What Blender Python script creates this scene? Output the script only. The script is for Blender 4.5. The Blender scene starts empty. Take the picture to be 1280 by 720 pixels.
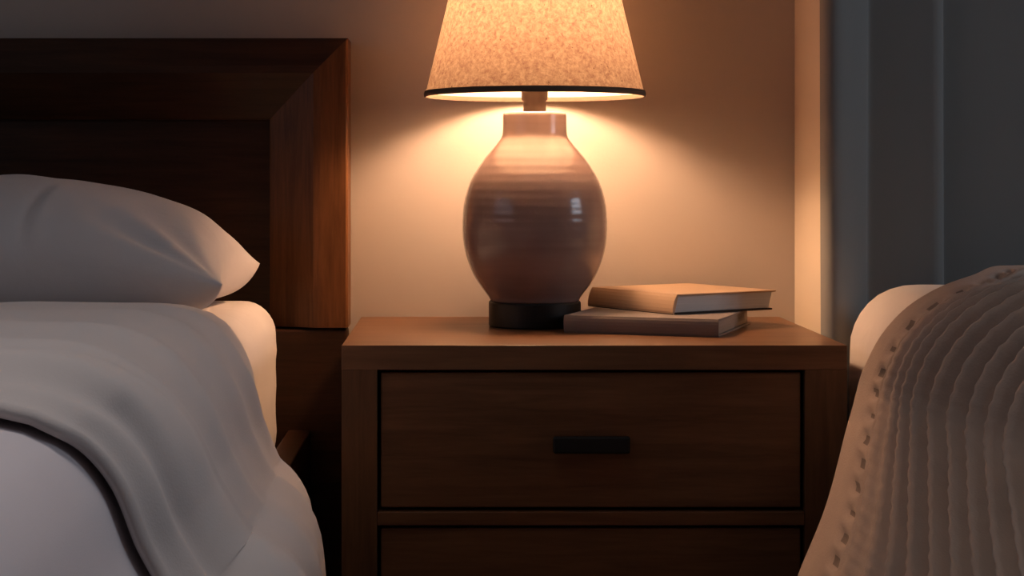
import bpy, bmesh, math, random
from mathutils import Vector, Matrix, noise as mn

C = bpy.context.scene.collection
random.seed(4)
EYE = 0.803          # camera height
F = 2180.0           # focal length in pixels of the 1280 wide frame

# ------------------------------------------------------------------ helpers
def link(name, me, mat=None, parent=None, smooth=False):
    o = bpy.data.objects.new(name, me)
    C.objects.link(o)
    if mat: me.materials.append(mat)
    if smooth:
        for p in me.polygons: p.use_smooth = True
    if parent: o.parent = parent
    return o

def from_bm(name, bm, mat=None, parent=None, smooth=False):
    me = bpy.data.meshes.new(name)
    bmesh.ops.recalc_face_normals(bm, faces=bm.faces)
    bm.to_mesh(me); bm.free()
    if parent is not None and parent.get('world_built'):
        me.transform(Matrix.Translation(-Vector(parent['world_built'])))
    return link(name, me, mat, parent, smooth)

def root(name, label, cat, loc=(0, 0, 0), rz=0.0, group=None):
    o = bpy.data.objects.new(name, None); C.objects.link(o)
    o.empty_display_size = 0.05
    o.location = loc; o.rotation_euler = (0, 0, rz)
    tag(o, label, cat, group)
    return o

def tag(o, label, cat, group=None):
    o['label'] = label; o['category'] = cat
    if group: o['group'] = group
    return o

def struct(o):
    o['kind'] = 'structure'; return o

def box(bm, x0, x1, y0, y1, z0, z1, bev=0.0, seg=2):
    """adds a (bevelled) box to bm"""
    t = bmesh.new()
    bmesh.ops.create_cube(t, size=1.0)
    for v in t.verts:
        v.co = Vector((x0 + (v.co.x + .5) * (x1 - x0), y0 + (v.co.y + .5) * (y1 - y0), z0 + (v.co.z + .5) * (z1 - z0)))
    if bev > 0:
        bmesh.ops.bevel(t, geom=list(t.edges), offset=bev, segments=seg, profile=0.5, affect='EDGES')
    me = bpy.data.meshes.new('t'); t.to_mesh(me); t.free()
    bm.from_mesh(me); bpy.data.meshes.remove(me)
    return bm

def shift(bm, loc):
    for v in bm.verts: v.co -= Vector(loc)
    return bm

def part_box(name, mat, parent, org, *b, bev=0.0, seg=2):
    bm = box(bmesh.new(), *b, bev=bev, seg=seg)
    return from_bm(name, shift(bm, org), mat, parent)

def lathe(profile, n=96, close_bottom=True, close_top=True):
    bm = bmesh.new()
    rings = []
    for r, z in profile:
        rings.append([bm.verts.new((r * math.cos(2 * math.pi * k / n), r * math.sin(2 * math.pi * k / n), z)) for k in range(n)])
    for a, b in zip(rings, rings[1:]):
        for k in range(n):
            bm.faces.new((a[k], a[(k + 1) % n], b[(k + 1) % n], b[k]))
    if close_bottom: bm.faces.new(rings[0][::-1])
    if close_top: bm.faces.new(rings[-1])
    return bm

def interp(tab, x):
    """smooth monotone-ish table lookup (Catmull through sorted (x, y))"""
    if x <= tab[0][0]: return tab[0][1]
    if x >= tab[-1][0]: return tab[-1][1]
    for i in range(len(tab) - 1):
        x0, y0 = tab[i]; x1, y1 = tab[i + 1]
        if x0 <= x <= x1:
            t = (x - x0) / (x1 - x0)
            def slope(j):
                if j <= 0 or j >= len(tab) - 1: return 0.0 if len(tab) > 2 else (y1 - y0) / (x1 - x0)
                return (tab[j + 1][1] - tab[j - 1][1]) / (tab[j + 1][0] - tab[j - 1][0])
            m0 = slope(i) * (x1 - x0); m1 = slope(i + 1) * (x1 - x0)
            t2, t3 = t * t, t * t * t
            return (2*t3 - 3*t2 + 1)*y0 + (t3 - 2*t2 + t)*m0 + (-2*t3 + 3*t2)*y1 + (t3 - t2)*m1

def lin(tab, x):
    if x <= tab[0][0]: return tab[0][1]
    for (x0, y0), (x1, y1) in zip(tab, tab[1:]):
        if x <= x1: return y0 + (y1 - y0) * (x - x0) / (x1 - x0)
    return tab[-1][1]

def sstep(a, b, x):
    t = max(0, min(1, (x - a) / (b - a))); return t * t * (3 - 2 * t)

def spline(pts, n):
    """resample a polyline of 2D/3D points into n smooth points, even in arc length"""
    P = [Vector(p) for p in pts]
    out = []
    for i in range(len(P) - 1):
        p0 = P[max(i - 1, 0)]; p1 = P[i]; p2 = P[i + 1]; p3 = P[min(i + 2, len(P) - 1)]
        for k in range(12):
            t = k / 12
            out.append(0.5 * ((2 * p1) + (p2 - p0) * t + (2 * p0 - 5 * p1 + 4 * p2 - p3) * t * t + (3 * p1 - p0 - 3 * p2 + p3) * t ** 3))
    out.append(P[-1])
    L = [0]
    for a, b in zip(out, out[1:]): L.append(L[-1] + (b - a).length)
    res = []; j = 0
    for k in range(n):
        s = L[-1] * k / (n - 1)
        while j < len(L) - 2 and L[j + 1] < s: j += 1
        d = L[j + 1] - L[j]
        t = (s - L[j]) / d if d > 1e-12 else 0
        res.append(out[j].lerp(out[j + 1], min(1, t)))
    return res, L[-1]

def spline_at(pts, marks):
    """like spline(), but control point i of pts falls on sample k for every (i, k) in marks"""
    P = [Vector(p) for p in pts]; M = 12; out = []
    for i in range(len(P) - 1):
        p0 = P[max(i - 1, 0)]; p1 = P[i]; p2 = P[i + 1]; p3 = P[min(i + 2, len(P) - 1)]
        for k in range(M):
            t = k / M
            out.append(0.5 * ((2 * p1) + (p2 - p0) * t + (2 * p0 - 5 * p1 + 4 * p2 - p3) * t * t + (3 * p1 - p0 - 3 * p2 + p3) * t ** 3))
    out.append(P[-1])
    res = []
    for (i0, k0), (i1, k1) in zip(marks, marks[1:]):
        seg = out[i0 * M:i1 * M + 1]
        L = [0]
        for a, b in zip(seg, seg[1:]): L.append(L[-1] + (b - a).length)
        j = 0
        for k in range(k0, k1 + (1 if (i1, k1) == marks[-1] else 0)):
            q = L[-1] * (k - k0) / (k1 - k0)
            while j < len(L) - 2 and L[j + 1] < q: j += 1
            d = L[j + 1] - L[j]
            res.append(seg[j].lerp(seg[j + 1], min(1, (q - L[j]) / d if d > 1e-12 else 0)))
    return res

def grid_mesh(name, G, mat, flip=False):
    """G[i][j] -> Vector, one sheet"""
    ni, nj = len(G), len(G[0])
    vs = [tuple(v) for row in G for v in row]
    fs = []
    for i in range(ni - 1):
        for j in range(nj - 1):
            q = (i * nj + j, i * nj + j + 1, (i + 1) * nj + j + 1, (i + 1) * nj + j)
            fs.append(q[::-1] if flip else q)
    me = bpy.data.meshes.new(name); me.from_pydata(vs, [], fs); me.update()
    return link(name, me, mat, None, True)

def grid_normals(G):
    ni, nj = len(G), len(G[0]); N = []
    for i in range(ni):
        row = []
        for j in range(nj):
            a = G[min(i + 1, ni - 1)][j] - G[max(i - 1, 0)][j]
            b = G[i][min(j + 1, nj - 1)] - G[i][max(j - 1, 0)]
            n = a.cross(b)
            row.append(n.normalized() if n.length > 1e-12 else Vector((0, 0, 1)))
        N.append(row)
    return N

def thicken(G, N, t0):
    """closed two-sided cloth: returns verts, faces with thickness t0 below the sheet, rounded rim"""
    ni, nj = len(G), len(G[0])
    vs = [G[i][j] for i in range(ni) for j in range(nj)]
    vs += [G[i][j] - N[i][j] * t0 for i in range(ni) for j in range(nj)]
    o = ni * nj; fs = []
    for i in range(ni - 1):
        for j in range(nj - 1):
            q = (i * nj + j, (i + 1) * nj + j, (i + 1) * nj + j + 1, i * nj + j + 1)
            fs.append(q); fs.append(tuple(k + o for k in q[::-1]))
    ring = [(0, j) for j in range(nj)] + [(i, nj - 1) for i in range(1, ni)] + [(ni - 1, j) for j in range(nj - 2, -1, -1)] + [(i, 0) for i in range(ni - 2, 0, -1)]
    R = len(ring)
    mid = []
    for (i, j) in ring:        # outward bulged middle of the rim
        c = G[i][j] - N[i][j] * t0 * .5
        ii = 1 if i == 0 else (ni - 2 if i == ni - 1 else i)
        jj = 1 if j == 0 else (nj - 2 if j == nj - 1 else j)
        d = G[i][j] - G[ii][jj]
        d = d.normalized() * t0 * .5 if d.length > 1e-9 else Vector()
        mid.append(len(vs)); vs.append(c + d)
    for k in range(R):
        a = ring[k][0] * nj + ring[k][1]; b = ring[(k + 1) % R][0] * nj + ring[(k + 1) % R][1]
        m0, m1 = mid[k], mid[(k + 1) % R]
        fs.append((a, b, m1, m0)); fs.append((m0, m1, b + o, a + o))
    return [tuple(v) for v in vs], fs

def cloth(name, G, N, t0, mat):
    vs, fs = thicken(G, N, t0)
    me = bpy.data.meshes.new(name); me.from_pydata(vs, [], fs); me.update()
    bm = bmesh.new(); bm.from_mesh(me); bmesh.ops.recalc_face_normals(bm, faces=bm.faces); bm.to_mesh(me); bm.free()
    return link(name, me, mat, None, True)

# ------------------------------------------------------------------ materials
def new_mat(name):
    m = bpy.data.materials.new(name); m.use_nodes = True
    nt = m.node_tree; b = nt.nodes['Principled BSDF']
    return m, nt, b

def mixc(nt, fac, c1, c2):
    n = nt.nodes.new('ShaderNodeMix'); n.data_type = 'RGBA'
    n.inputs[6].default_value = (*c1, 1); n.inputs[7].default_value = (*c2, 1)
    nt.links.new(fac, n.inputs[0]); return n.outputs[2]

def objcoord(nt, scale):
    tc = nt.nodes.new('ShaderNodeTexCoord'); mp = nt.nodes.new('ShaderNodeMapping')
    mp.inputs['Scale'].default_value = scale
    nt.links.new(tc.outputs['Object'], mp.inputs['Vector']); return mp.outputs['Vector']

def noise(nt, vec, scale, detail=4, rough=.55, dist=0.0):
    n = nt.nodes.new('ShaderNodeTexNoise')
    n.inputs['Scale'].default_value = scale; n.inputs['Detail'].default_value = detail
    n.inputs['Roughness'].default_value = rough; n.inputs['Distortion'].default_value = dist
    nt.links.new(vec, n.inputs['Vector']); return n.outputs['Fac']

def bump(nt, h, strength, dist, target):
    b = nt.nodes.new('ShaderNodeBump'); b.inputs['Strength'].default_value = strength
    b.inputs['Distance'].default_value = dist
    nt.links.new(h, b.inputs['Height']); nt.links.new(b.outputs['Normal'], target)

def wood(name, dark, light, grain=(2, 26, 26), rough=.42, spec=.35):
    m, nt, b = new_mat(name)
    v = objcoord(nt, grain)
    n1 = noise(nt, v, 2.2, 6, .6, .8)
    n2 = noise(nt, v, 9.0, 3, .6)
    mx = nt.nodes.new('ShaderNodeMath'); mx.operation = 'MULTIPLY_ADD'
    nt.links.new(n2, mx.inputs[0]); mx.inputs[1].default_value = .35; nt.links.new(n1, mx.inputs[2])
    r = nt.nodes.new('ShaderNodeMapRange'); r.inputs[1].default_value = .42; r.inputs[2].default_value = .9
    nt.links.new(mx.outputs[0], r.inputs[0])
    nt.links.new(mixc(nt, r.outputs[0], dark, light), b.inputs['Base Color'])
    b.inputs['Roughness'].default_value = rough
    b.inputs['Specular IOR Level'].default_value = spec
    bump(nt, mx.outputs[0], .12, .002, b.inputs['Normal'])
    return m

def fabric(name, c1, c2, weave=900, nscale=9, bs=.25, rough=.95, sheen=.1, wrinkle=0.0):
    m, nt, b = new_mat(name)
    v = objcoord(nt, (1, 1, 1))
    n1 = noise(nt, v, nscale, 4)
    nt.links.new(mixc(nt, n1, c1, c2), b.inputs['Base Color'])
    n2 = noise(nt, v, weave, 2)
    bump(nt, n2, bs, .0006, b.inputs['Normal'])
    if wrinkle:
        n3 = noise(nt, objcoord(nt, (1, 1.6, 1.2)), 14, 3, .45, .3)
        wb = nt.nodes.new('ShaderNodeBump'); wb.inputs['Strength'].default_value = wrinkle; wb.inputs['Distance'].default_value = .012
        nt.links.new(n3, wb.inputs['Height'])
        fine = b.inputs['Normal'].links[0].from_node
        nt.links.new(wb.outputs['Normal'], fine.inputs['Normal'])
    b.inputs['Roughness'].default_value = rough
    b.inputs['Specular IOR Level'].default_value = .12
    b.inputs['Sheen Weight'].default_value = sheen
    return m

def plain(name, c, rough=.5, spec=.4, metal=0.0):
    m, nt, b = new_mat(name)
    v = objcoord(nt, (1, 1, 1))
    n1 = noise(nt, v, 40, 3)
    nt.links.new(mixc(nt, n1, tuple(x * .93 for x in c), tuple(min(1, x * 1.07) for x in c)), b.inputs['Base Color'])
    b.inputs['Roughness'].default_value = rough; b.inputs['Specular IOR Level'].default_value = spec
    b.inputs['Metallic'].default_value = metal
    return m

def paint(name, c, rough=.8):
    m, nt, b = new_mat(name)
    v = objcoord(nt, (1, 1, 1))
    n1 = noise(nt, v, 3, 3); n2 = noise(nt, v, 260, 3)
    nt.links.new(mixc(nt, n1, tuple(x * .96 for x in c), c), b.inputs['Base Color'])
    bump(nt, n2, .12, .001, b.inputs['Normal'])
    b.inputs['Roughness'].default_value = rough; b.inputs['Specular IOR Level'].default_value = .2
    return m

WALL = paint('greige_wall_paint', (.47, .412, .37))
CEIL = paint('white_ceiling_paint', (.50, .49, .48))
TRIMP = paint('cream_trim_paint', (.76, .66, .53), .6)
FLOORW = wood('floor_boards', (.045, .026, .016), (.10, .06, .035), (20, 1.4, 20))
WALNUT = wood('nightstand_walnut', (.105, .044, .019), (.20, .092, .042), (2.0, 26, 26), .38, .4)
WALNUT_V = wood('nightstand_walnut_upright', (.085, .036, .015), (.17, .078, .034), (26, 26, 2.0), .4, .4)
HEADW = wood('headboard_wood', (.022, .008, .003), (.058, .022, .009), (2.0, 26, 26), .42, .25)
HEADV_LIT = wood('headboard_wood_upright_lit', (.078, .029, .009), (.19, .072, .024), (26, 26, 2.0), .42, .25)  # same headboard wood lightened, lamp light on the stile put into the colour
PULL = plain('blackened_metal', (.010, .010, .011), .5, .35)
BASEM = plain('black_lamp_base', (.008, .007, .006), .45, .3)
SOCK = plain('brass_brown_socket', (.045, .027, .016), .5, .3, 0)
SHEET = fabric('white_sheet_cotton', (.70, .635, .60), (.78, .715, .68), wrinkle=.16)
PILLOWF = fabric('white_pillow_cotton', (.55, .51, .51), (.61, .57, .57), wrinkle=.16)
DUVETF = fabric('white_duvet_cotton', (.70, .645, .68), (.76, .705, .74))
GREYF = fabric('soft_grey_blanket', (.60, .545, .53), (.67, .61, .595), 500, 7, .4)
KNIT = fabric('beige_knit', (.40, .30, .242), (.53, .41, .335), 420, 18, .7)
KNITD = fabric('brown_knit_dash', (.19, .14, .115), (.25, .19, .155), 420, 18, .7)
CURT = fabric('charcoal_curtain', (.225, .225, .22), (.25, .25, .245), 700, 5, .2, .8)
MATT = SHEET

# ------------------------------------------------------------------ room
XL, XR, YF, YB, ZC = -2.4, 2.4, -1.7, 2.59, 2.45
def sbox(name, mat, *b, bev=0):
    return struct(from_bm(name, box(bmesh.new(), *b, bev=bev), mat))

sbox('floor', FLOORW, XL - .1, XR + .1, YF - .1, YB + .1, -.1, 0)
sbox('ceiling', CEIL, XL - .1, XR + .1, YF - .1, YB + .1, ZC, ZC + .1)
sbox('wall_back', WALL, XL - .1, XR + .1, YB, YB + .1, 0, ZC)
sbox('wall_front', WALL, XL - .1, XR + .1, YF - .1, YF, 0, ZC)

def wall_with_window(name, x0, x1, wy0, wy1, wz0, wz1):
    bm = bmesh.new()
    box(bm, x0, x1, YF, wy0, 0, ZC); box(bm, x0, x1, wy1, YB, 0, ZC)
    box(bm, x0, x1, wy0, wy1, 0, wz0); box(bm, x0, x1, wy0, wy1, wz1, ZC)
    return struct(from_bm(name, bm, WALL))
WR = (1.02, 1.86, 0.98, 1.70)
WL = (-.9, 1.5, 1.00, 2.10)
wall_with_window('wall_right', XR, XR + .1, *WR)
wall_with_window('wall_left', XL - .1, XL, *WL)

FRAMEP = plain('white_window_paint', (.6, .6, .6), .45)
def glass_mat():
    m, nt, b = new_mat('window_glass')
    out = nt.nodes['Material Output']
    t = nt.nodes.new('ShaderNodeBsdfTransparent'); g = nt.nodes.new('ShaderNodeBsdfGlossy'); g.inputs['Roughness'].default_value = .02
    mx = nt.nodes.new('ShaderNodeMixShader'); mx.inputs[0].default_value = .06
    nt.links.new(t.outputs[0], mx.inputs[1]); nt.links.new(g.outputs[0], mx.inputs[2]); nt.links.new(mx.outputs[0], out.inputs[0])
    return m
GLASS = glass_mat()
def window(name, xa, xb, y0, y1, z0, z1, bars):
    bm = bmesh.new(); w = .045
    box(bm, xa, xb, y0, y0 + w, z0, z1, .004); box(bm, xa, xb, y1 - w, y1, z0, z1, .004)
    box(bm, xa, xb, y0, y1, z0, z0 + w, .004); box(bm, xa, xb, y0, y1, z1 - w, z1, .004)
    for k in range(1, bars):
        y = y0 + (y1 - y0) * k / bars
        box(bm, xa, xb, y - .018, y + .018, z0, z1, .003)
    o = struct(from_bm(name, bm, FRAMEP))
    g = from_bm('pane', box(bmesh.new(), (xa + xb) / 2 - .003, (xa + xb) / 2 + .003, y0 + .01, y1 - .01, z0 + .01, z1 - .01), GLASS, o)
    return o
window('window_1', XR + .02, XR + .07, *WR, 2)
window('window_2', XL - .07, XL - .02, *WL, 3)

# cream pier that closes the back wall beside the curtain
PX = .5026
bm = box(bmesh.new(), PX, .545, 2.400, YB, 0, ZC, .002, 2)
box(bm, PX + .0008, .545, 2.378, 2.3985, 0, ZC, .009, 5)
struct(from_bm('trim_1', bm, TRIMP))

# ------------------------------------------------------------------ curtain
sec = [(.500, 2.373), (.4985, 2.355), (.4978, 2.340), (.500, 2.3305), (.506, 2.327), (.515, 2.331), (.529, 2.344), (.545, 2.361), (.555, 2.374),
       (.5590, 2.383), (.563, 2.387), (.58, 2.386), (.61, 2.382), (.64, 2.378), (.652, 2.376), (.659, 2.378), (.6635, 2.385), (.665, 2.400),
       (.669, 2.412), (.69, 2.412), (.76, 2.405), (.83, 2.396), (.846, 2.394), (.852, 2.398), (.854, 2.410), (.86, 2.418), (.95, 2.414), (1.03, 2.405), (1.045, 2.41), (1.05, 2.424),
       (1.14, 2.424), (1.23, 2.42), (1.242, 2.424), (1.246, 2.44), (1.36, 2.44), (1.5, 2.44), (1.62, 2.435), (1.70, 2.44)]
S, _ = spline([(a, b, 0) for a, b in sec], 260)
G = []
for i in range(25):
    z = .012 + (ZC - .054) * i / 24
    G.append([Vector((p.x + .0012 * math.sin(z * 3 + p.x * 40), p.y, z)) for p in S])
N = grid_normals(G)
cur = cloth('curtain', G, N, .004, CURT)
tag(cur, 'charcoal grey full-length curtain hanging in broad flat folds behind the right bed', 'curtain')
bm = bmesh.new(); box(bm, .49, 1.75, 2.33, 2.46, ZC - .038, ZC, .004)
tr = from_bm('curtain_track', bm, FRAMEP)
tag(tr, 'narrow white ceiling track carrying the charcoal curtain', 'curtain track')

# ------------------------------------------------------------------ nightstand
NX0, NX1, NY0, NY1, NZ = -.1404, .480, 2.14, 2.587, .600
org = (.17, 2.36, 0)
ns = root('nightstand', 'dark walnut two-drawer nightstand between the two beds, with lamp and books on it', 'nightstand', org)
part_box('top_panel', WALNUT, ns, org, NX0, NX1, NY0, NY1, NZ - .030, NZ, bev=.0005)
part_box('side_panel', WALNUT_V, ns, org, NX0, NX0 + .0435, NY0, NY1, .10, NZ - .0300, bev=.0)
part_box('side_panel', WALNUT_V, ns, org, NX1 - .0515, NX1, NY0, NY1, .10, NZ - .0300, bev=.0)
bx0, bx1 = NX0 + .0437, NX1 - .0517
part_box('back_panel', WALNUT_V, ns, org, bx0, bx1, NY1 - .014, NY1 - .002, .10, NZ - .0304)
part_box('divider_rail', WALNUT, ns, org, bx0, bx1, NY0 + .001, NY0 + .40, .3788, .3955, bev=.0012)
part_box('bottom_panel', WALNUT, ns, org, bx0, bx1, NY0 + .001, NY1 - .015, .10, .185, bev=.0012)
for lx in (NX0 + .004, NX1 - .049):
    for ly in (NY0 + .01, NY1 - .055):
        bm = bmesh.new(); box(bm, lx, lx + .045, ly, ly + .045, 0, .0998, .002)
        from_bm('leg', shift(bm, org), WALNUT_V, ns)
for z0, z1 in ((.4000, .5662), (.190, .3745)):
    g = .0042
    d = bmesh.new()
    box(d, bx0 + g, bx1 - g, NY0 + .006, NY0 + .026, z0, z1, .0018)
    for xa in (bx0 + g + .006, bx1 - g - .018):                     # the drawer box behind its front
        box(d, xa, xa + .012, NY0 + .0255, NY0 + .38, z0 + .01, z1 - .03)
    box(d, bx0 + g + .006, bx1 - g - .006, NY0 + .37, NY0 + .38, z0 + .01, z1 - .03)
    box(d, bx0 + g + .006, bx1 - g - .006, NY0 + .0255, NY0 + .38, z0 + .01, z0 + .018)
    dr = from_bm('drawer', shift(d, org), WALNUT, ns)
    hz = z0 + .0795
    hx0, hx1 = .1185, .2125
    h = bmesh.new()
    box(h, hx0, hx1, NY0 - .016, NY0 - .006, hz - .0105, hz + .0105, .003, 3)
    for px in (hx0 + .008, hx1 - .020):
        box(h, px, px + .012, NY0 - .008, NY0 + .0062, hz - .006, hz + .006, .001)
    hd = from_bm('handle', shift(h, org), PULL, dr)
    hd['label'] = 'short black bar pull'

# ------------------------------------------------------------------ table lamp
LX, LY = .1095, 2.428
K = LY / F      # metres per pixel at the lamp
ZT = NZ
lamp = root('table_lamp', 'lit ceramic table lamp with mottled tapered shade and black foot on the nightstand', 'lamp', (LX, LY, ZT))
def zpx(y): return EYE - (y - 225) * K - ZT
zb1 = zpx(376)
from_bm('base', lathe([(.0625, 0), (.0640, .002), (.0640, zb1 - .002), (.0630, zb1)], 96), BASEM, lamp, False)['label'] = 'black round foot'
prof_px = [(376, 55), (371, 57.5), (366, 61), (356, 68.5), (345, 75.5), (333, 81), (320, 85.5), (308, 88.2), (295, 89.8), (282, 90.2), (270, 89.8), (257, 88.8), (244, 86.2),
           (232, 82.5), (221, 77.5), (211, 71.5), (202, 65.5), (194, 59.5), (187, 53.5), (181, 48.5), (176, 44.5), (172, 42), (168, 40.6), (160, 40), (150, 39.8), (144, 39.6), (141.6, 38.8), (140.6, 37)]
prf, _ = spline([(r * K, zpx(y), 0) for y, r in prof_px], 110)
prf = [(p.x, p.y) for p in prf]
prf = [(r + .00012 * math.sin(z * 2 * math.pi / .011) * sstep(.09, .12, z) * (1 - sstep(.262, .272, z)), z) for r, z in prf]
m, nt, b = new_mat('mauve_glazed_ceramic')
v = objcoord(nt, (1, 1, 1))
sep = nt.nodes.new('ShaderNodeSeparateXYZ'); nt.links.new(v, sep.inputs[0])
cmb = nt.nodes.new('ShaderNodeCombineXYZ'); nt.links.new(sep.outputs[2], cmb.inputs[2])
vv = nt.nodes.new('ShaderNodeMixRGB'); vv.inputs[0].default_value = .05
nt.links.new(cmb.outputs[0], vv.inputs[1]); nt.links.new(v, vv.inputs[2])
nb = noise(nt, vv.outputs[0], 60, 4, .6)
r = nt.nodes.new('ShaderNodeMapRange'); r.inputs[1].default_value = .35; r.inputs[2].default_value = .65
nt.links.new(nb, r.inputs[0])
nt.links.new(mixc(nt, r.outputs[0], (.215, .145, .128), (.245, .172, .155)), b.inputs['Base Color'])
b.inputs['Roughness'].default_value = .18; b.inputs['Specular IOR Level'].default_value = .55
bump(nt, nb, .015, .002, b.inputs['Normal'])
CERAM = m
from_bm('body', lathe(prf, 128), CERAM, lamp, True)['label'] = 'mauve grey glazed ceramic body with fine turned rings'
zs0 = zpx(140.8)
from_bm('socket', lathe([(.0155, zs0), (.0158, zs0 + .004), (.0158, zs0 + .016), (.0182, zs0 + .018), (.0182, zs0 + .055), (.016, zs0 + .058), (.013, zs0 + .075), (.013, zs0 + .09)], 48), SOCK, lamp, True)
ZBULB = 1.016 - ZT
BR = .043
bulbp = [(.0128, zs0 + .088)]
for k in range(1, 13):
    a = math.pi * (.17 + .83 * k / 12)
    bulbp.append((max(.0004, BR * math.sin(a)), ZBULB - BR * math.cos(a)))
m, nt, b = new_mat('warm_bulb_glow')
b.inputs['Base Color'].default_value = (.9, .8, .6, 1)
b.inputs['Emission Color'].default_value = (1.0, .58, .33, 1); b.inputs['Emission Strength'].default_value = 170.0
BULB = m
from_bm('bulb', lathe(bulbp, 24), BULB, lamp, True)['label'] = 'glowing warm bulb'
# shade
zr0, zr1 = zpx(120.0), zpx(120.0) + .275
R0 = 137.0 * K; R1 = R0 - (zr1 - zr0) * (28.0 / 116)
m, nt, b = new_mat('mottled_paper_shade')
out = nt.nodes['Material Output']
v = objcoord(nt, (1, 1, 1))
n1 = noise(nt, v, 150, 6, .75, .4); n2 = noise(nt, v, 30, 3, .6)
rr = nt.nodes.new('ShaderNodeMapRange'); rr.inputs[1].default_value = .36; rr.inputs[2].default_value = .62
nt.links.new(n1, rr.inputs[0])
c = mixc(nt, rr.outputs[0], (.112, .066, .047), (.200, .145, .098))
rr2 = nt.nodes.new('ShaderNodeMapRange'); rr2.inputs[1].default_value = .68; rr2.inputs[2].default_value = .76
n3 = noise(nt, v, 210, 2, .5); nt.links.new(n3, rr2.inputs[0])
cm = nt.nodes.new('ShaderNodeMix'); cm.data_type = 'RGBA'; nt.links.new(rr2.outputs[0], cm.inputs[0]); nt.links.new(c, cm.inputs[6]); cm.inputs[7].default_value = (.07, .04, .025, 1)
tr_ = nt.nodes.new('ShaderNodeBsdfTranslucent'); df = nt.nodes.new('ShaderNodeBsdfDiffuse')
geo = nt.nodes.new('ShaderNodeNewGeometry')
ln = nt.nodes.new('ShaderNodeMix'); ln.data_type = 'RGBA'; ln.inputs[7].default_value = (.78, .72, .62, 1)
nt.links.new(geo.outputs['Backfacing'], ln.inputs[0]); nt.links.new(cm.outputs[2], ln.inputs[6])
nt.links.new(cm.outputs[2], tr_.inputs[0]); nt.links.new(ln.outputs[2], df.inputs[0])
mx = nt.nodes.new('ShaderNodeMixShader'); mx.inputs[0].default_value = .62
nt.links.new(tr_.outputs[0], mx.inputs[1]); nt.links.new(df.outputs[0], mx.inputs[2]); nt.links.new(mx.outputs[0], out.inputs[0])
SHADE = m
sp = [(R0 + (R1 - R0) * k / 20, zr0 + (zr1 - zr0) * k / 20) for k in range(21)]
sh = from_bm('lamp_shade', lathe(sp, 128, False, False), SHADE, lamp, True); sh['label'] = 'mottled cream paper shade glowing warm'
TRIMM = plain('dark_olive_braid', (.10, .066, .042), .8)
def rim(r, z, h):
    t = .0012
    bm = lathe([(r - t, z), (r + t, z), (r + t + .0006, z + h * .5), (r + t - .0006, z + h), (r - t, z + h), (r - t, z)], 128, False, False)
    return from_bm('trim_band', bm, TRIMM, sh, True)
rim(R0, zr0 - .0015, .0080)['label'] = 'dark braid along the lower rim'
rim(R1, zr1 - .005, .0065)

# ------------------------------------------------------------------ books
COVG = fabric('grey_book_cloth', (.20, .165, .145), (.235, .195, .175), 1200, 20, .3, .7)
COVG2 = fabric('grey_book_cloth_spine', (.20, .165, .145), (.235, .195, .175), 1200, 20, .3, .7)
COVT = fabric('tan_book_jacket', (.42, .29, .19), (.48, .33, .22), 1200, 20, .2, .55)
COVD = fabric('dark_book_board', (.03, .02, .016), (.04, .028, .02), 1200, 20, .2, .6)
def paper_mat(name, c1, c2):
    m, nt, b = new_mat(name)
    v = objcoord(nt, (8, 8, 900)); n = noise(nt, v, 1.0, 3)
    nt.links.new(mixc(nt, n, c1, c2), b.inputs['Base Color']); b.inputs['Roughness'].default_value = .9
    bump(nt, n, .3, .0006, b.inputs['Normal']); return m
PAGES = paper_mat('page_block', (.42, .42, .43), (.60, .60, .61))
PAGES_B = paper_mat('page_block_tan', (.24, .20, .17), (.34, .29, .25))

def book(label, loc, rz, sp_len, depth, th, front_mat, spine_mat, back_mat, pages, lean=0.0, rnd=.002):
    """local x along the spine (0..sp_len), y from spine (0) to fore edge; spine face looks to -y"""
    r_ = root('book', label, 'book', loc, rz)
    cv = .0025
    def slab(name, mat, z0, z1, xo=0.0):
        bm = box(bmesh.new(), 0, sp_len, 0.002, depth, z0, z1, .0008)
        for v in bm.verts: v.co.y += lean * v.co.z
        return from_bm(name, bm, mat, r_)
    slab('back_cover', back_mat, 0, cv)
    slab('front_cover', front_mat, th - cv, th)
    # spine: rounded strip joining both boards
    bm = bmesh.new(); n = 8; prof = []
    for k in range(n + 1):
        a = -math.pi / 2 + math.pi * k / n
        prof.append((-.004 * math.cos(a) + .0035, th / 2 + (th / 2) * math.sin(a)))
    prof += [(.0045, th), (.0045, 0)]
    A = [bm.verts.new((0, y + lean * z, z)) for y, z in prof]; B = [bm.verts.new((sp_len, y + lean * z, z)) for y, z in prof]
    for k in range(len(prof)):
        k2 = (k + 1) % len(prof); bm.faces.new((A[k], A[k2], B[k2], B[k]))
    bm.faces.new(A[::-1]); bm.faces.new(B)
    from_bm('spine', bm, spine_mat, r_)
    bm = box(bmesh.new(), .004, sp_len - .004, .0046, depth - .004, cv + .0002, th - cv - .0002, .0005)
    for v in bm.verts: v.co.y += lean * v.co.z
    pg = from_bm('pages', bm, pages, r_)
    return r_
# lower grey book: spine towards the viewer
a1 = math.atan2(-.071, .195)
book('flat grey hardback lying directly on the nightstand, underneath the tan book', (.143, 2.316, NZ), a1, .2075, .225, .0235, COVG, COVG2, COVG, PAGES_B)
# upper tan book on it, turned the other way: its spine looks to the front left, its page ends to the front right
ang = math.radians(32)
near = Vector((.2865, 2.318)); u = Vector((math.cos(ang), math.sin(ang)))     # along the page side
w = Vector((-math.sin(ang), math.cos(ang)))                                   # along the spine
SPL, DEP = .190, .178
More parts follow.
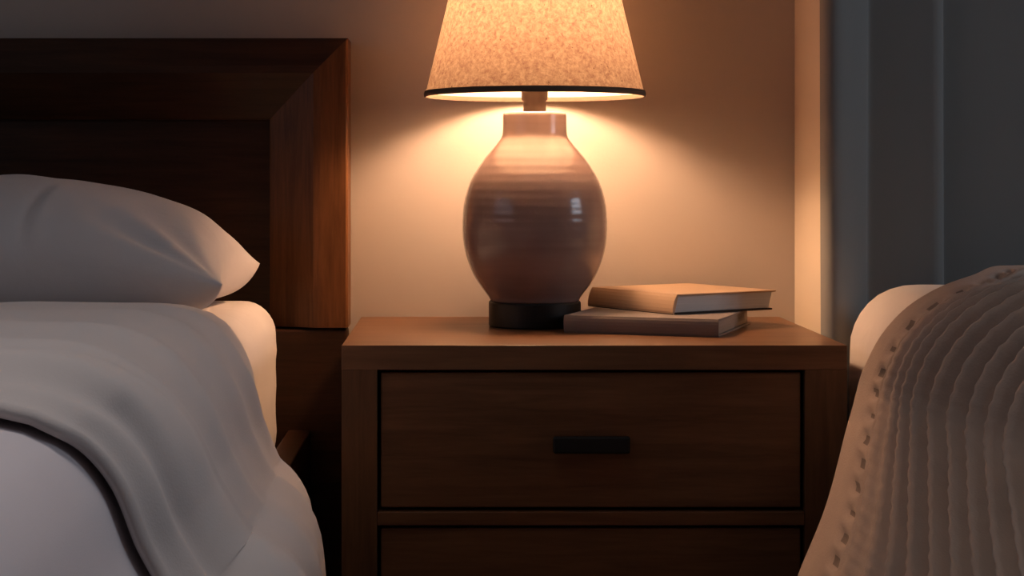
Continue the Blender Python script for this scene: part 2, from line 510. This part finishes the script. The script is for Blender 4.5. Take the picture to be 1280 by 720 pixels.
# local x must run along the spine with spine facing -y; local y = u  ->  x = u rotated -90deg = -w ; origin at the far end
orig = near + w * SPL
book('tan hardback with pale page edges lying askew on top of the grey book', (orig.x, orig.y, NZ + .0236), ang - math.pi / 2, SPL, DEP, .027, COVT, COVT, COVD, PAGES, lean=.28)

# ------------------------------------------------------------------ left bed frame
HF = 2.515           # headboard front
HX1 = -.156; HX0 = -1.80
HT = 1.0078
borg = (-.95, 1.6, 0)
bed = root('bed', 'dark wooden bed with framed panel headboard, left of the nightstand', 'bed', borg)
hb = bmesh.new()
# headboard core panel, recessed
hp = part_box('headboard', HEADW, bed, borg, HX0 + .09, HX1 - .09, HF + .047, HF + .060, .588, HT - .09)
hp['label'] = 'recessed dark headboard panel'
wst = .1165
# mitred frame profile: across t (0 outer edge .. wst inner edge), depth offset
pr = [(0, .070), (0, .003), (.003, 0), (.040, 0), (.050, .0012), (wst - .002, .0350), (wst, .0365), (wst, .060), (wst * .6, .070)]
def mitre(name, mat, horiz, side):
    bm = bmesh.new(); rows = []
    for end in (0, 1):
        row = []
        for t, dy in pr:
            if horiz:
                z = HT - t
                x = (HX1 - t) if end else (HX0 + t)
            else:
                x = HX1 - t if side > 0 else HX0 + t
                z = (HT - t) if end else .590
            row.append(bm.verts.new((x, HF + dy, z)))
        rows.append(row)
    n = len(pr)
    for k in range(n):
        k2 = (k + 1) % n; bm.faces.new((rows[0][k], rows[0][k2], rows[1][k2], rows[1][k]))
    bm.faces.new(rows[0][::-1]); bm.faces.new(rows[1])
    return from_bm(name, shift(bm, borg), mat, hp)
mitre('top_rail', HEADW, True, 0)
mitre('stile', HEADV_LIT, False, 1)
mitre('stile', HEADV_LIT, False, -1)
part_box('lower_rail', HEADW, hp, borg, HX0 + .02, HX1 - .002, HF + .004, HF + .060, .22, .5865, bev=.003)
for x0 in (HX0 + .02, HX1 - .08):
    bm = bmesh.new(); box(bm, x0, x0 + .06, HF + .006, HF + .058, 0, .2198, .002)
    from_bm('leg', shift(bm, borg), HEADV_LIT, bed)
part_box('side_rail', HEADW, bed, borg, -.242, -.2095, .50, HF - .001, .27, .443, bev=.0025)
part_box('side_rail', HEADW, bed, borg, HX0 + .04, HX0 + .0725, .50, HF - .001, .27, .443, bev=.0025)
part_box('foot_rail', HEADW, bed, borg, HX0 + .04, -.2095, .465, .499, .27, .443, bev=.0025)
part_box('slat_base', HEADW, bed, borg, HX0 + .073, -.2425, .4995, HF - .002, .385, .412)
for x0 in (HX0 + .042, -.265):
    bm = bmesh.new(); box(bm, x0, x0 + .05, .467, .52, 0, .2698, .002)
    from_bm('leg', shift(bm, borg), HEADV_LIT, bed)

# ------------------------------------------------------------------ mattresses
def mattress(name, x0, x1, y0, y1, z0, z1, rad, label, wr):
    bm = box(bmesh.new(), x0, x1, y0, y1, z0, z1)
    bmesh.ops.subdivide_edges(bm, edges=[e for e in bm.edges], cuts=1)
    # slice for detail
    bm.free(); bm = bmesh.new()
    # rounded-box by cross sections: outline in plan with rounded corners, stacked with rounded shoulder
    RC = max(.05, rad + .005)
    def outline(ins, n=14, rc=RC):
        pts = []
        rc_ = max(.004, rc - ins)
        xs0, xs1, ys0, ys1 = x0 + ins, x1 - ins, y0 + ins, y1 - ins
        for cx, cy, a0 in ((xs1 - rc_, ys1 - rc_, 0), (xs0 + rc_, ys1 - rc_, 90), (xs0 + rc_, ys0 + rc_, 180), (xs1 - rc_, ys0 + rc_, 270)):
            arc = [(cx + rc_ * math.cos(math.radians(a0 + 90 * k / 8)), cy + rc_ * math.sin(math.radians(a0 + 90 * k / 8))) for k in range(9)]
            pts += arc
        # densify straight runs
        out = []
        for k in range(len(pts)):
            p, q = pts[k], pts[(k + 1) % len(pts)]
            d = math.hypot(q[0] - p[0], q[1] - p[1]); m_ = max(1, int(d / .02))
            for j in range(m_): out.append((p[0] + (q[0] - p[0]) * j / m_, p[1] + (q[1] - p[1]) * j / m_))
        return out
    base = outline(0)
    cx, cy = (x0 + x1) / 2, (y0 + y1) / 2
    levels = []
    for k in range(5): 
        a = math.pi / 2 * k / 4; levels.append((rad * .5 * (1 - math.sin(a)), z0 + rad * .5 * (1 - math.cos(a))))
    for k in range(1, 12): levels.append((0, z0 + rad * .5 + (z1 - rad - z0 - rad * .5) * k / 12))
    for k in range(0, 9):
        a = math.pi / 2 * k / 8; levels.append((rad * (1 - math.cos(a)), z1 - rad + rad * math.sin(a)))
    ph = 0
    rings = []
    def inset(p, i):
        # move towards the inside of the rounded rectangle
        x, y = p
        sx = max(x0 + RC, min(x1 - RC, x)); sy = max(y0 + RC, min(y1 - RC, y))
        d = Vector((x - sx, y - sy)); L = d.length
        if L < 1e-6: return p
        d /= L; return (x - d.x * i, y - d.y * i)
    for ins, z in levels:
        ring = []
        for p in base:
            q = inset(p, ins)
            s = wr * mn.noise(Vector((q[0] * 9, q[1] * 9, z * 22))) * (1 if z > z0 + .03 else 0)
            s += wr * 1.2 * max(0, mn.noise(Vector((q[0] * 5 + 3, q[1] * 5 - z * 25, z * 30)))) ** 2
            q = inset(q, -s)
            ring.append(bm.verts.new((q[0], q[1], z)))
        rings.append(ring)
    n = len(base)
    for a, b_ in zip(rings, rings[1:]):
        for k in range(n): bm.faces.new((a[k], a[(k + 1) % n], b_[(k + 1) % n], b_[k]))
    # top: shrink to centre
    prev = rings[-1]
    for f_ in (.96, .85, .6, .3):
        ring = []
        for k, v in enumerate(rings[-1]):
            ring.append(bm.verts.new((cx + (v.co.x - cx) * f_, cy + (v.co.y - cy) * f_, z1 + .003 * (1 - f_))))
        for k in range(n): bm.faces.new((prev[k], prev[(k + 1) % n], ring[(k + 1) % n], ring[k]))
        prev = ring
    bm.faces.new(prev); bm.faces.new(rings[0][::-1])
    o = from_bm(name, bm, MATT, None, True)
    return tag(o, label, 'mattress')
MXE = -.2546
mattress('mattress', -1.715, MXE, .53, 2.512, .4125, .632, .045, 'mattress in a creamy white fitted sheet on the left bed, under the pillow', .0022)
RXE = .508
RTOP = .668
mattress('mattress', RXE, 1.48, .45, 2.335, .40, RTOP, .085, 'mattress in a pale sheet on the right bed, its rounded corner beside the nightstand', .0026)

# right bed base
borg2 = (1.0, 1.4, 0)
b2 = root('bed', 'low dark bed base under the right mattress, right of the nightstand', 'bed', borg2)
part_box('bed_base', HEADW, b2, borg2, RXE + .03, 1.45, .47, 2.31, .12, .3995, bev=.004)
for x0 in (RXE + .05, 1.38):
    for y0 in (.5, 2.22):
        bm = bmesh.new(); box(bm, x0, x0 + .05, y0, y0 + .05, 0, .1198, .002)
        from_bm('leg', shift(bm, borg2), HEADV_LIT, b2)

# ------------------------------------------------------------------ pillow
def pillow():
    cx, cy, zm = -.622, 2.268, .703
    L, W = .345, .198
    nu, nv = 120, 90
    top, bot = [], []
    for i in range(nu + 1):
        a = -1 + 2 * i / nu; a = math.sin(a * math.pi / 2) if False else a
        a = math.copysign(1 - (1 - abs(a)) ** 1.35, a)
        rt, rb = [], []
        for j in range(nv + 1):
            b = -1 + 2 * j / nv
            b = math.copysign(1 - (1 - abs(b)) ** 1.35, b)
            X = cx + L * a * (1 - .055 * (1 - b * b) * abs(a) ** 3)
            Y = cy + W * b * (1 - .05 * (1 - a * a) * abs(b) ** 3)
            fa = max(0, 1 - abs(a) ** 2.6) ** .55; fb = max(0, 1 - abs(b) ** 2.5) ** .5
            h = .104 * fa * fb
            inner = min(1, fa * fb * 2.5)
            wv = mn.noise(Vector((X * 7, Y * 7, 1.3))) * .006 + mn.noise(Vector((X * 18 + Y * 14, Y * 5, 4))) * .0030
            # creases running out of the corners
            for (ca, cb, ph) in ((1, -1, .3), (1, 1, 1.2)):
                dx, dy = a - ca, b - cb; rr = math.hypot(dx, dy); an = math.atan2(dy, dx)
                wv += .004 * math.sin(an * 11 + ph) * math.exp(-(rr - .35) ** 2 / .08)
            # long soft crease down the front
            dcr = (X + .505 + .10 * (Y - 2.07) + .012 * math.sin(Y * 22))
            wv += -.010 * math.exp(-(dcr / .007) ** 2) * .5 * sstep(-.2, -.75, b) + .003 * math.exp(-((dcr - .014) / .008) ** 2) * sstep(-.2, -.75, b)
            zsag = -.018 * sstep(.0, 1, b) * sstep(.5, 1, a) - .024 * sstep(0, -1, b) * sstep(.4, 1, a)
            zt = zm + h + wv * inner + zsag
            gb = min(1, (max(0, 1 - abs(a) ** 14) ** .5) * (max(0, 1 - abs(b) ** 12) ** .5) * 1.0)
            zbm = zm + zsag - (zm + zsag - .6365) * gb
            rt.append(Vector((X, Y, zt))); rb.append(Vector((X, Y, zbm)))
        top.append(rt); bot.append(rb)
    vs, fs = [], []
    idt = [[0] * (nv + 1) for _ in range(nu + 1)]; idb = [[0] * (nv + 1) for _ in range(nu + 1)]
    for i in range(nu + 1):
        for j in range(nv + 1):
            idt[i][j] = len(vs); vs.append(tuple(top[i][j]))
            if i in (0, nu) or j in (0, nv): idb[i][j] = idt[i][j]
            else: idb[i][j] = len(vs); vs.append(tuple(bot[i][j]))
    for i in range(nu):
        for j in range(nv):
            fs.append((idt[i][j], idt[i + 1][j], idt[i + 1][j + 1], idt[i][j + 1]))
            fs.append((idb[i][j], idb[i][j + 1], idb[i + 1][j + 1], idb[i + 1][j]))
    me = bpy.data.meshes.new('pillow'); me.from_pydata(vs, [], fs); me.update()
    o = link('pillow', me, PILLOWF, None, True)
    return tag(o, 'plump white pillow lying against the headboard of the left bed', 'pillow')
pillow()

# ------------------------------------------------------------------ left bedding
def XeL(d): return lin([(1.6, -.126), (1.8, -.160), (2.0, -.199), (2.3, -.243)], d)
def profL(d, up):
    """cross-section of the bedding over the left mattress at depth d, inboard to hanging edge"""
    e = max(XeL(d) - .024, MXE + .0008); w = e - MXE
    zend = lin([(1.7, .20), (1.85, .32), (1.95, .42), (1.99, .450), (2.30, .450)], d)
    T = .636
    puff = .010 * sstep(2.05, 1.6, d)
    pts = [(-1.60, T), (-1.1, T + puff), (-.7, T + puff), (-.45, T + puff), (MXE - .10, T + puff * .8), (MXE - .045, T + puff * .4), (MXE - .014 + .02 * w, T - .010),
           (MXE + .002 + .10 * w, T - .042), (MXE + .001 + .28 * w, T - .092), (MXE + .0008 + .55 * w, T - .142), (e - .1 * w, .468)]
    pts += [(e, .468 - (.468 - zend) * .15), (e - .001, .468 - (.468 - zend) * .6), (e - .006 * sstep(.46, .3, zend), zend)]
    return spline_at([(x, z, 0) for x, z in pts], ((0, 0), (6, 86), (10, 132), (13, 160))), 0
NV = 161
def sheet(d_head, d_foot, nu, disp, up):
    profs = {}
    def pat(v, d):
        k = round(d, 3)
        if k not in profs: profs[k] = profL(k, up)[0]
        return profs[k][v]
    G = []
    for i in range(nu):
        u = i / (nu - 1)
        row = []
        for v in range(NV):
            p0 = None
            dh = d_head(v); dfv = d_foot(v)
            d = dh + (dfv - dh) * u
            p = pat(v, d)
            row.append(Vector((p.x, d, p.y)))
        G.append(row)
    N = grid_normals(G)
    if N[nu // 2][20].z < 0: N = [[-n for n in r] for r in N]
    for i in range(nu):
        for v in range(NV):
            G[i][v] = G[i][v] + N[i][v] * disp(G[i][v], i / (nu - 1), v)
    return G, N
# white duvet
def dispD(p, u, v):
    e = sstep(0, .03, u) * sstep(1, .97, u)
    return .0075 + (.0025 * mn.noise(Vector((p.x * 3.2, p.y * 2.6, p.z * 3))) + .0007 * mn.noise(Vector((p.x * 11, p.y * 9, 7)))) * e
G, N = sheet(lambda v: 1.75, lambda v: .47, 120, dispD, .004)
du = cloth('duvet', G, N, .0070, DUVETF)
tag(du, 'smooth white duvet spread over the near part of the left bed', 'duvet')
# grey blanket over it
P0, _ = profL(1.3, .02)
SV = [(-.114 - p.x) for p in P0]           # inboard distance for each v
TURN = max(range(NV), key=lambda k: P0[k].x)
def gfoot(v):
    s = SV[v] if v < TURN else -.01
    return lin([(-.02, 1.09), (0, 1.14), (.03, 1.175), (.06, 1.188), (.105, 1.178), (.135, 1.155), (.163, 1.125), (.19, 1.10), (.3, 1.07), (1.5, 1.05)], s)
def ghead(v):
    z = P0[v].y
    if v >= 132: return lin([(132, 1.985), (140, 1.96), (160, 1.93)], v)
    x = P0[v].x
    if x < MXE - .02: return lin([(-.36, 2.045), (-.32, 2.03), (MXE - .02, 1.95)], x)
    return lin([(.44, 1.985), (.468, 1.985), (.50, 1.965), (.55, 1.93), (.60, 1.90), (.625, 1.925), (.64, 1.95)], z)
# smooth both tables along v
def smooth_tab(f, n=7):
    t = [f(v) for v in range(NV)]
    for _ in range(n): t = [t[0]] + [(t[k - 1] + t[k] * 2 + t[k + 1]) / 4 for k in range(1, NV - 1)] + [t[-1]]
    return lambda v: t[v]
gf, gh = smooth_tab(gfoot, 10), smooth_tab(ghead, 6)
def smax(a, b, k=.004): return (a + b + math.sqrt((a - b) ** 2 + k * k)) / 2
def dispG(p, u, v):
    dist = (p.y - gf(v))                       # run from the foot-side hem
    k = sstep(0, .02, u)
    roll = .012 * math.exp(-((dist - .030) / .020) ** 2) - .030 * math.exp(-((dist - .085) / .026) ** 2) + .017 * math.exp(-((dist - .165) / .05) ** 2)
    side = 0.35 + .65 * sstep(.20, .08, SV[v])
    folds = 0
    for c, a, wd, ph in ((.22, .007, .035, .3), (.37, .006, .045, 1.0), (.55, .006, .04, 2.2), (.72, .005, .03, .7), (.88, .004, .025, 1.9)):
        folds += a * math.exp(-((u - c - .03 * math.sin(v * .035 + ph)) / wd) ** 2)
    nz = .008 * mn.noise(Vector((p.x * 4, p.y * 3.5, p.z * 4 + 2))) + .0035 * mn.noise(Vector((p.x * 12, p.y * 7, p.z * 9 + 9)))
    return smax(.0215 + .004 * sstep(1.6, 1.7, p.y), .0225 + .0115 * sstep(.0, .06, dist) - .005 * sstep(.15, .4, dist) + (roll * side + folds * 1.2 + nz) * (.25 + .75 * k)) - .009 * sstep(1.76, 1.95, p.y)
G, N = sheet(gh, gf, 190, dispG, .018)
gb = cloth('blanket', G, N, .010, GREYF)
tag(gb, 'soft grey blanket draped across the left bed and hanging over its side', 'blanket')

# ------------------------------------------------------------------ right bed throw
def profR(d):
    T = RTOP + .005
    puff = .003 * sstep(2.1, 1.7, d)
    pts = [(1.40, T), (1.15, T + puff), (.90, T + puff), (RXE + .22, T + puff), (RXE + .165, T + puff * .8), (RXE + .098, T - .001),
           (RXE + .038, T - .014), (RXE + .002, T - .056), (.491, .553), (.468, .496), (.435, .424), (.396, .353), (.370, .290), (.356, .23)]
    return spline_at([(x, z, 0) for x, z in pts], ((0, 0), (6, 130), (11, 200), (13, NR - 1)))
NR = 221
P1 = profR(1.7)
def thead(v):
    z = P1[v].y
    x = P1[v].x
    if x > RXE + .038: return lin([(RXE + .038, 1.95), (.60, 2.00), (.648, 2.11), (.75, 2.15), (1.4, 2.18)], x)
    return lin([(.23, 1.86), (.36, 1.94), (.433, 1.98), (.505, 2.03), (.566, 2.05), (.637, 1.99), (.66, 1.96)], z)
def smooth_tab2(f, n, m_):
    t = [f(v) for v in range(m_)]
    for _ in range(n): t = [t[0]] + [(t[k - 1] + t[k] * 2 + t[k + 1]) / 4 for k in range(1, m_ - 1)] + [t[-1]]
    return lambda v: t[v]
th = smooth_tab2(thead, 10, NR)
NU = 420
profs = {}
G = []
for i in range(NU):
    u = i / (NU - 1); row = []
    for v in range(NR):
        d = th(v) - 1.42 * u * (1 + 1.0 * sstep(.64, .36, P1[v].y) * (1 - .75 * u) * .72)
        k = round(d, 3)
        if k not in profs: profs[k] = profR(k)
        p = profs[k][v]
        row.append(Vector((p.x, d, p.y)))
    G.append(row)
N = grid_normals(G)
if N[NU // 2][20].z < 0: N = [[-n for n in r] for r in N]
# run along each row line from the head hem, and along the cross-section
DASH = set()
SVR = [0]
for a_, b_ in zip(P1, P1[1:]): SVR.append(SVR[-1] + (b_ - a_).length)
H = [[Vector(p) for p in r] for r in G]
for v in range(NR):
    run = 0
    for i in range(NU):
        if i: run += (G[i][v] - G[i - 1][v]).length
        p = G[i][v]
        sv = SVR[v]
        h = .004 * mn.noise(Vector((p.x * 5, p.y * 5, p.z * 5)))
        r_ = 1.42 * i / (NU - 1) + .004 * mn.noise(Vector((p.x * 2, p.y * 2, p.z * 2 + 5)))
        if r_ < .056:                                   # plain hem
            h += .014 * sstep(-.004, .012, r_)
        elif r_ < .096:                                 # row of eyelets
            c_ = abs((sv / .026) % 1 - .5) * 2
            h += .014 - .007 * sstep(.60, .35, c_) * math.exp(-((r_ - .076) / .012) ** 2)
            if c_ < .52 and abs(r_ - .076) < .011: DASH.add((i, v))
        else:
            q = (r_ - .096) / .055
            f_ = q % 1
            rib = sstep(.0, .26, f_) * sstep(.64, .38, f_)
            br = .0013 * math.sin(sv / .014 * 2 * math.pi + math.floor(q) * 1.3) * math.sin(math.pi * f_)
            k_ = sstep(.096, .30, r_)
            h += .010 - .014 * k_ + rib * (.006 + .030 * k_) + br
        H[i][v] = p + N[i][v] * (h + .011)
throw = cloth('throw', H, N, .005, KNIT)
throw.data.materials.append(KNITD)
for p in throw.data.polygons:                     # darker dashes in the eyelet row along the hem
    if all((k // NR, k % NR) in DASH for k in p.vertices if k < NU * NR) and min(p.vertices) < NU * NR: p.material_index = 1
tag(throw, 'chunky ribbed beige knit throw draped over the right bed', 'throw')

# ------------------------------------------------------------------ lights
def area(name, loc, rot, sx, sy, power, col):
    l = bpy.data.lights.new(name, 'AREA'); l.shape = 'RECTANGLE'; l.size = sx; l.size_y = sy
    l.energy = power; l.color = col
    o = bpy.data.objects.new(name, l); C.objects.link(o); o.location = loc; o.rotation_euler = rot
    return o
area('dusk_light_right', (XR + .12, (WR[0] + WR[1]) / 2, (WR[2] + WR[3]) / 2), (0, math.radians(90), 0), WR[3] - WR[2], WR[1] - WR[0], 13.5, (.80, .88, 1.0))
area('dusk_light_left', (XL - .12, (WL[0] + WL[1]) / 2, (WL[2] + WL[3]) / 2), (0, math.radians(-90), 0), WL[3] - WL[2], WL[1] - WL[0], 6.5, (.80, .84, 1.0))

bed_fill = area('bed_fill_light', (-.42, .92, ZC - .012), (0, 0, 0), .7, .7, 2.05, (1.0, .91, .87))  # added overhead fill to brighten the beds, no fixture behind it
bed_fill.data.shape = 'DISK'; bed_fill.data.spread = math.radians(80)
w = bpy.data.worlds.new('dusk'); bpy.context.scene.world = w; w.use_nodes = True
bg = w.node_tree.nodes['Background']; bg.inputs[0].default_value = (.30, .38, .55, 1); bg.inputs[1].default_value = .15

# ------------------------------------------------------------------ camera
cam = bpy.data.cameras.new('camera'); co = bpy.data.objects.new('camera', cam); C.objects.link(co)
co.location = (0, 0, EYE); co.rotation_euler = (math.radians(90), 0, 0)
cam.sensor_fit = 'HORIZONTAL'; cam.sensor_width = 36.0; cam.lens = 36.0 * F / 1280
cam.shift_x = (640 - 570) / 1280; cam.shift_y = -(360 - 225) / 1280
cam.clip_start = .02
sc = bpy.context.scene
sc.camera = co
vs_ = sc.view_settings
sc.display_settings.display_device = 'sRGB'
vs_.view_transform = 'Standard'; vs_.look = 'None'; vs_.gamma = 1.0; vs_.exposure = 0.0; vs_.use_curve_mapping = False
sc.cycles.use_denoising = True
sc.cycles.max_bounces = 10; sc.cycles.diffuse_bounces = 6; sc.cycles.transparent_max_bounces = 8
sc.cycles.caustics_reflective = False; sc.cycles.caustics_refractive = False
